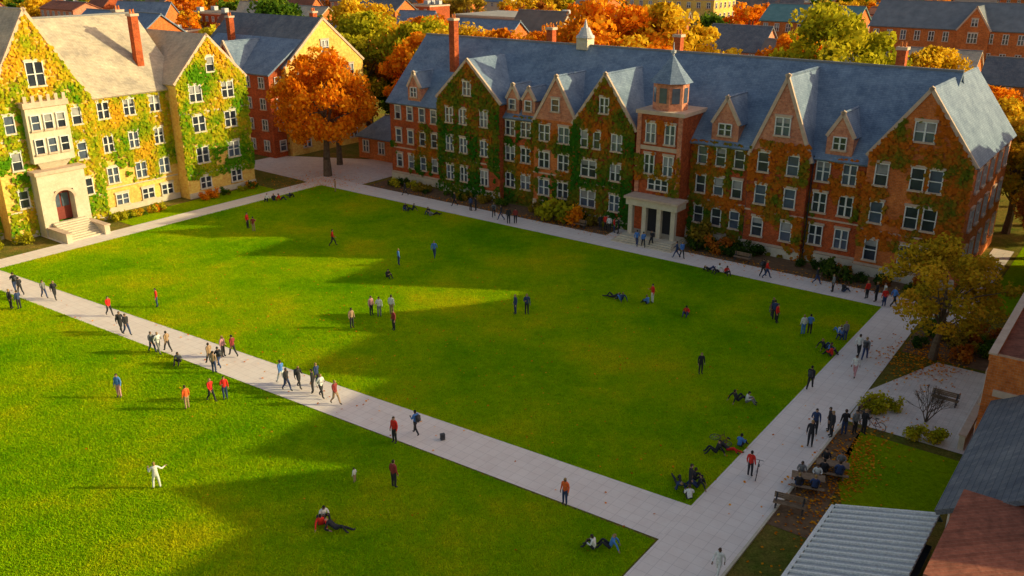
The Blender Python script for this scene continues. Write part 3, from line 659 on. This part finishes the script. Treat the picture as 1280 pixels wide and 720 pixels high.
PM['walk']=person_mesh('walk',up(J0(),knl=(-.09,.2,.53),anl=(-.09,.32,.13),tol=(-.1,.47,.1),knr=(.1,-.08,.5),anr=(.1,-.38,.16),tor=(.1,-.27,.05),ell=(-.24,-.13,1.16),wrl=(-.24,-.14,.92),hal=(-.24,-.12,.84),elr=(.24,.1,1.16),wrr=(.22,.3,1.0),har=(.21,.36,.95)))
PM['walkp']=person_mesh('walkp',up(J0(),knr=(.09,.18,.53),anr=(.09,.24,.11),tor=(.1,.4,.07),knl=(-.1,-.06,.5),anl=(-.1,-.32,.15),tol=(-.1,-.2,.05),elr=(.24,-.12,1.16),wrr=(.24,-.1,.92),har=(.24,-.07,.84),ell=(-.23,.08,1.16),wrl=(-.15,.25,1.2),hal=(-.13,.3,1.26)),True)
PM['arms']=person_mesh('arms',up(J0(),ell=(-.32,.02,1.14),wrl=(-.34,.2,1.3),hal=(-.33,.27,1.36),elr=(.38,.05,1.2),wrr=(.56,.2,1.24),har=(.63,.26,1.25),knl=(-.16,.08,.5),anl=(-.2,.0,.1),tol=(-.24,.15,.045),knr=(.14,.02,.5),anr=(.17,-.06,.1),tor=(.2,.09,.045)))
def sitJ(lean,h=.13):
    J=tor(J0(),h-.95,0,lean)
    for s,g in (('l',-1),('r',1)):
        y=1 if s=='l' else .9
        up(J,**{'hip'+s:(g*.1,.05,h),'kn'+s:(g*.16,.40,h+.32*y if h<.3 else h+.04),'an'+s:(g*.15,.62 if h<.3 else .42,.1),'to'+s:(g*.16,.76 if h<.3 else .58,.05)})
    return J
J=sitJ(-.3);up(J,ell=(-.27,-.32,.4),wrl=(-.3,-.42,.14),hal=(-.31,-.46,.06),elr=(.27,-.32,.4),wrr=(.3,-.42,.14),har=(.31,-.46,.06));PM['sit']=person_mesh('sit',J)
J=sitJ(.25);up(J,ell=(-.25,.16,.38),wrl=(-.18,.38,.44),hal=(-.12,.44,.46),elr=(.25,.16,.38),wrr=(.18,.38,.44),har=(.12,.44,.46));PM['sitf']=person_mesh('sitf',J)
J=sitJ(.1,.52);up(J,ell=(-.25,.08,.76),wrl=(-.18,.3,.78),hal=(-.14,.38,.79),elr=(.25,.08,.76),wrr=(.18,.3,.78),har=(.14,.38,.79));PM['bench']=person_mesh('bench',J)
J=tor(J0(),.13-.95,0,-1.0)
up(J,hipl=(-.1,.05,.12),knl=(-.12,.48,.16),anl=(-.13,.9,.09),tol=(-.16,.98,.18),hipr=(.1,.05,.12),knr=(.13,.4,.42),anr=(.12,.62,.1),tor=(.13,.76,.05),
   ell=(-.26,-.5,.08),wrl=(-.25,-.26,.06),hal=(-.24,-.18,.05),elr=(.26,-.5,.08),wrr=(.25,-.26,.06),har=(.24,-.18,.05));PM['lie']=person_mesh('lie',J)
CL={'k':(.03,.03,.038),'n':(.035,.06,.16),'b':(.08,.22,.6),'r':(.7,.03,.02),'o':(.8,.14,.03),'w':(.75,.75,.74),'g':(.22,.22,.23),'t':(.4,.26,.16),'m':(.28,.04,.04),'p':(.6,.3,.32),'e':(.1,.2,.08)}
CM={k:plain('cloth_'+k,v,.8) for k,v in CL.items()}
HM=[MT['hair0'],plain('black_hair',(.015,.012,.01)),plain('blond_hair',(.35,.22,.08))]
def person(s,t,pose,top,bot,head=None,k=1.07,z=0.03):
    o=bpy.data.objects.new('person',PM[pose]);scene.collection.objects.link(o);o.location=W(s,t,z);k*=random.uniform(.95,1.05);o.scale=(k,k,k)
    o.rotation_euler=(0,0,ROT+math.radians(head if head is not None else random.uniform(0,360)))
    for i,mm in ((0,random.choice([MT['skin0']]*4+[MT['skin1']])),(1,CM[top]),(2,CM[bot]),(4,random.choice(HM))):
        o.material_slots[i].link='OBJECT';o.material_slots[i].material=mm
# heading: degrees in campus frame, 0 = +t, 90 = -s, 270 = +s
PP="""-84.1,34.3,walkp,k,n,90 -82.9,34.2,walk,k,k,90 -80.1,32.0,stand,k,k -79.4,32.4,talk,n,k -80.3,35.1,walk,g,n,270 -79.1,35.5,walkp,k,k,270 -71.5,36.4,walk,r,k,270 -70.0,40.1,stand,r,n
-67.3,35.0,walkp,k,k,270 -66.4,35.0,walk,k,n,270 -61.6,34.3,walk,g,n,270 -61.0,34.5,walkp,w,g,270 -60.7,35.1,walk,t,k,90 -58.3,34.5,sitf,g,k -56.0,35.7,walk,t,k,90 -55.0,35.8,walkp,k,n,90 -54.5,35.0,stand,t,n -56.4,37.2,stand,p,k -55.8,37.7,walk,m,k,90
-50.8,32.1,walk,r,k,270 -50.3,32.9,talk,r,n -51.2,30.4,stand,o,t,90 -56.6,28.5,stand,b,p,200 -44.1,23.5,arms,w,w,60 -49.0,36.9,walk,b,w,90 -47.8,36.4,walk,k,n,270 -47.4,37.2,walkp,k,k,270 -46.0,37.3,stand,k,k -45.0,37.2,walkp,w,k,270 -46.7,38.3,walk,n,k,90 -43.4,37.1,walk,m,t,270
-36.4,35.8,stand,r,k,180 -36.0,37.4,walkp,b,k,90 -32.8,32.0,stand,m,k,0 -33.4,26.8,sit,r,k -32.5,27.1,lie,k,k -33.9,27.4,sitf,w,k -23.7,36.7,stand,o,n,180 -13.9,36.1,walk,w,w,180
-52.5,47.3,stand,t,k -49.3,49.1,stand,m,k -52.4,50.5,talk,w,g -51.8,51.4,stand,w,t -53.2,50.3,stand,p,k -43.2,58.1,stand,n,n,150 -42.4,58.7,talk,n,k,230 -70.6,61.7,walk,r,k -58.9,58.1,sitf,k,k -60.5,61.4,stand,b,n -59.1,65.3,walk,b,n -83.4,60.3,stand,r,k -81.8,59.9,talk,m,t
-87.8,77.9,stand,t,t -74.4,77.1,lie,k,n -73.3,77.3,sit,k,k -70.8,77.5,sitf,k,n -69.9,77.3,lie,g,k -38.3,66.7,lie,k,k,100 -37.3,66.5,sit,n,b -34.8,67.7,talk,r,w -34.9,67.1,sitf,b,k -31.0,67.0,sitf,r,n -24.9,57.0,stand,k,k -24.0,70.0,stand,r,k -24.8,71.0,talk,k,k -24.4,70.4,stand,n,k
-21.3,68.9,stand,w,b -20.9,69.3,talk,b,k -18.5,70.3,sitf,b,n -18.9,70.9,sit,w,b -18.1,69.7,stand,g,n -18.4,66.5,sitf,b,k -18.9,67.1,sit,k,n -17.9,66.0,sitf,r,k -20.9,54.5,sit,k,k -20.3,54.7,sitf,w,g -17.4,59.5,walkp,k,k,0 -15.4,63.5,walk,w,p,180 -16.3,67.3,walk,w,k,0 -15.7,67.0,walkp,g,n,0
-19.1,47.2,sit,k,k -18.6,47.9,lie,k,r -18.2,48.7,sitf,b,k -16.3,45.9,stand,r,k,0 -18.9,43.3,sitf,k,k -18.3,42.9,sit,k,n -18.5,42.2,stand,k,k -18.1,41.4,sitf,w,k -19.3,42.4,lie,n,k
-14.6,51.6,stand,k,k -14.9,53.3,talk,n,k -13.9,53.6,stand,k,k -13.3,54.3,talk,k,n -12.8,54.9,stand,g,k -14.3,54.3,stand,k,k -12.3,55.2,talk,k,k
-19.5,34.8,sit,b,k -20.1,34.2,sitf,w,k -44.2,81.5,walk,b,n -43.4,81.5,walk,b,k -42.8,82.2,walkp,k,k -38.9,80.5,walk,n,n -38.4,80.7,walk,b,k -50.5,84.2,stand,k,k -49.9,84.4,talk,r,k -49.3,84.2,stand,w,k -48.7,84.3,stand,r,n -48.1,84.2,talk,k,k
-70.5,82,walk,k,k -67.5,81.5,stand,n,k -67.0,81.9,talk,k,k -62,80.5,walk,k,n -60.5,80,stand,k,k -63.5,81,walkp,g,k -59.8,80.4,stand,m,k -29.5,80.5,walkp,k,k -29,80.2,walk,r,n -19.5,80.5,stand,r,k -18.6,80.2,talk,k,k -17.7,79.5,stand,r,n -18.0,80.6,stand,w,n -17.0,80.0,walk,b,k -21.8,80.8,sitf,k,n -22.6,80.4,stand,g,k
-34.5,79.0,lie,k,n -33.5,78.9,sit,w,k -32.7,79,sitf,r,k -24.5,81.5,walk,k,n -79,82,walk,k,k -90.5,72.5,lie,k,n -91.5,69.5,sit,w,k -90.7,70,sitf,k,n -90.2,70.6,sit,r,k"""
for l in PP.split():
    a=l.split(',');person(float(a[0]),float(a[1]),a[2],a[3],a[4],float(a[5]) if len(a)>5 else None)
person(-35.1,31.0,'stand','w','t',k=.6)
def picnic(s,t,rz):
    m=M()
    for i in range(5): m.box(-.95,.95,-.36+.15*i,-.22+.15*i,.72,.76,'wood')
    for y in (-.75,.75): m.box(-.95,.95,y-.13,y+.13,.43,.47,'wood')
    for x in (-.65,.65):
        m.box(x-.04,x+.04,-.72,.72,.36,.43,'wood');m.box(x-.04,x+.04,-.34,.34,.65,.72,'wood')
        for y in (-1,1): m.cyl((x,.25*y,.7),(x,.6*y,0),.05,.05,'wood',4)
    m.obj('picnic_table',loc=W(s,t,.01),rz=ROT+rz)
    for dx,dy,hd in ((-.5,-.75,0),(.4,-.75,0),(-.4,.75,180),(.5,.75,180)):
        c,s_=math.cos(rz),math.sin(rz);person(s+dx*c-dy*s_,t+dx*s_+dy*c,'bench',random.choice('kwnkg'),random.choice('kn'),hd+math.degrees(rz),z=-.03)
picnic(-13.1,46.9,.3);picnic(-12.4,49.2,.3)
bm=M()
for i in range(3): bm.box(-.9,.9,-.22+.15*i,-.09+.15*i,.42,.46,'wood')
for i in range(3): bm.box(-.9,.9,.24,.28,.55+.13*i,.65+.13*i,'wood')
for x in (-.75,.75): bm.box(x-.04,x+.04,-.2,-.12,0,.42,'metal');bm.box(x-.04,x+.04,.2,.24,0,.9,'metal');bm.box(x-.04,x+.04,-.22,.24,.60,.64,'metal');bm.box(x-.03,x+.03,-.2,.22,.38,.42,'metal')
bme=bm.mesh('park_bench')
for s,t,r in ((-13.1,43.9,.2),(-12.9,58,1.4),(-9,63,0),(-53,83.6,0),(-33,83.6,0)):
    o=bpy.data.objects.new('park_bench',bme);scene.collection.objects.link(o);o.location=W(s,t,.02);o.rotation_euler=(0,0,ROT+r)
bk=M()
for y in (-.52,.52):
    for i in range(16):
        a=2*math.pi*i/16;b=2*math.pi*(i+1)/16
        bk.cyl((0,y+.33*math.cos(a),.34+.33*math.sin(a)),(0,y+.33*math.cos(b),.34+.33*math.sin(b)),.022,.022,'metal',5)
        if i%2==0: bk.cyl((0,y,.34),(0,y+.32*math.cos(a),.34+.32*math.sin(a)),.004,.004,'lmetal',3)
for a,b in (((0,-.52,.34),(0,-.08,.3)),((0,-.08,.3),(0,-.2,.85)),((0,-.52,.34),(0,-.17,.75)),((0,-.08,.3),(0,.38,.75)),((0,-.18,.76),(0,.36,.82)),((0,.52,.34),(0,.34,.95))): bk.cyl(a,b,.02,.02,'door',6)
bk.cyl((-.26,.3,.96),(.26,.3,.96),.015,.015,'metal',6);bk.box(-.06,.06,-.32,-.08,.85,.9,'metal')
bke=bk.mesh('bicycle')
for s,t,r,tl in ((-16.0,46.2,.3,.1),(-19.6,48.4,1.2,1.4),(-25.2,71.6,.5,.1),(-12,56.2,1.5,.1)):
    o=bpy.data.objects.new('bicycle',bke);scene.collection.objects.link(o);o.location=W(s,t,.04);o.rotation_euler=(0,tl,ROT+r)
pk=M();pk.box(-.15,.15,-.1,.1,.0,.42,'metal');pk.box(-.12,.12,-.17,-.1,.03,.25,'metal');pk.cyl((-.04,0,.42),(.04,0,.47),.015,.015,'metal');pk.obj('backpack',loc=W(-34.2,38.0,.02),rz=.4)
bb=M();R=random.Random(5)
def br(p,d,l,r,n):
    q=p+d*l;bb.cyl(p,q,r,r*.65,'bark',5)
    if n: 
        for i in range(3): br(q,(d+Vector((R.uniform(-.7,.7),R.uniform(-.7,.7),R.uniform(-.1,.5)))).normalized(),l*.75,r*.6,n-1)
for i in range(5): br(Vector((0,0,-.05)),Vector((R.uniform(-.5,.5),R.uniform(-.5,.5),1)).normalized(),.9,.05,4)
bb.obj('bare_tree',loc=W(-9.4,59.5))
wl_=Building('patio_wall',-6.9,70,-math.pi/2);wl_['wall'].box(0,13,0,.35,0,1.0,'stone');wl_['coping'].box(-.05,13.05,-.06,.41,1.0,1.12,'trim');wl_.done()
# ------------------------------------------------------------------ light, camera
w=bpy.data.worlds.new("World");scene.world=w;w.use_nodes=True;nt=w.node_tree
sky=nt.nodes.new('ShaderNodeTexSky');sky.sky_type='NISHITA';sky.sun_disc=False
EL=math.radians(18.5)
sky.sun_elevation=EL;sky.sun_rotation=math.radians(90);sky.dust_density=2.5
warm=mixc(nt,1.0,sky.outputs[0],(1.38,1.15,.92),'MULTIPLY')
nt.links.new(warm,nt.nodes['Background'].inputs[0]);nt.nodes['Background'].inputs[1].default_value=.15
ld=bpy.data.lights.new('sun','SUN');ld.energy=5;ld.angle=math.radians(.5);ld.color=(1,.86,.44)
lo=bpy.data.objects.new('sun',ld);scene.collection.objects.link(lo);lo.location=(80,0,60);lo.rotation_euler=(0,math.pi/2-EL,0)
cd=bpy.data.cameras.new('camera');co=bpy.data.objects.new('camera',cd);scene.collection.objects.link(co)
co.location=(0,0,30);co.rotation_euler=(math.radians(69.2),0,0);cd.lens=36*1108/1280;cd.clip_end=6000;scene.camera=co
scene.view_settings.view_transform='Standard';scene.view_settings.look='None';scene.view_settings.exposure=0
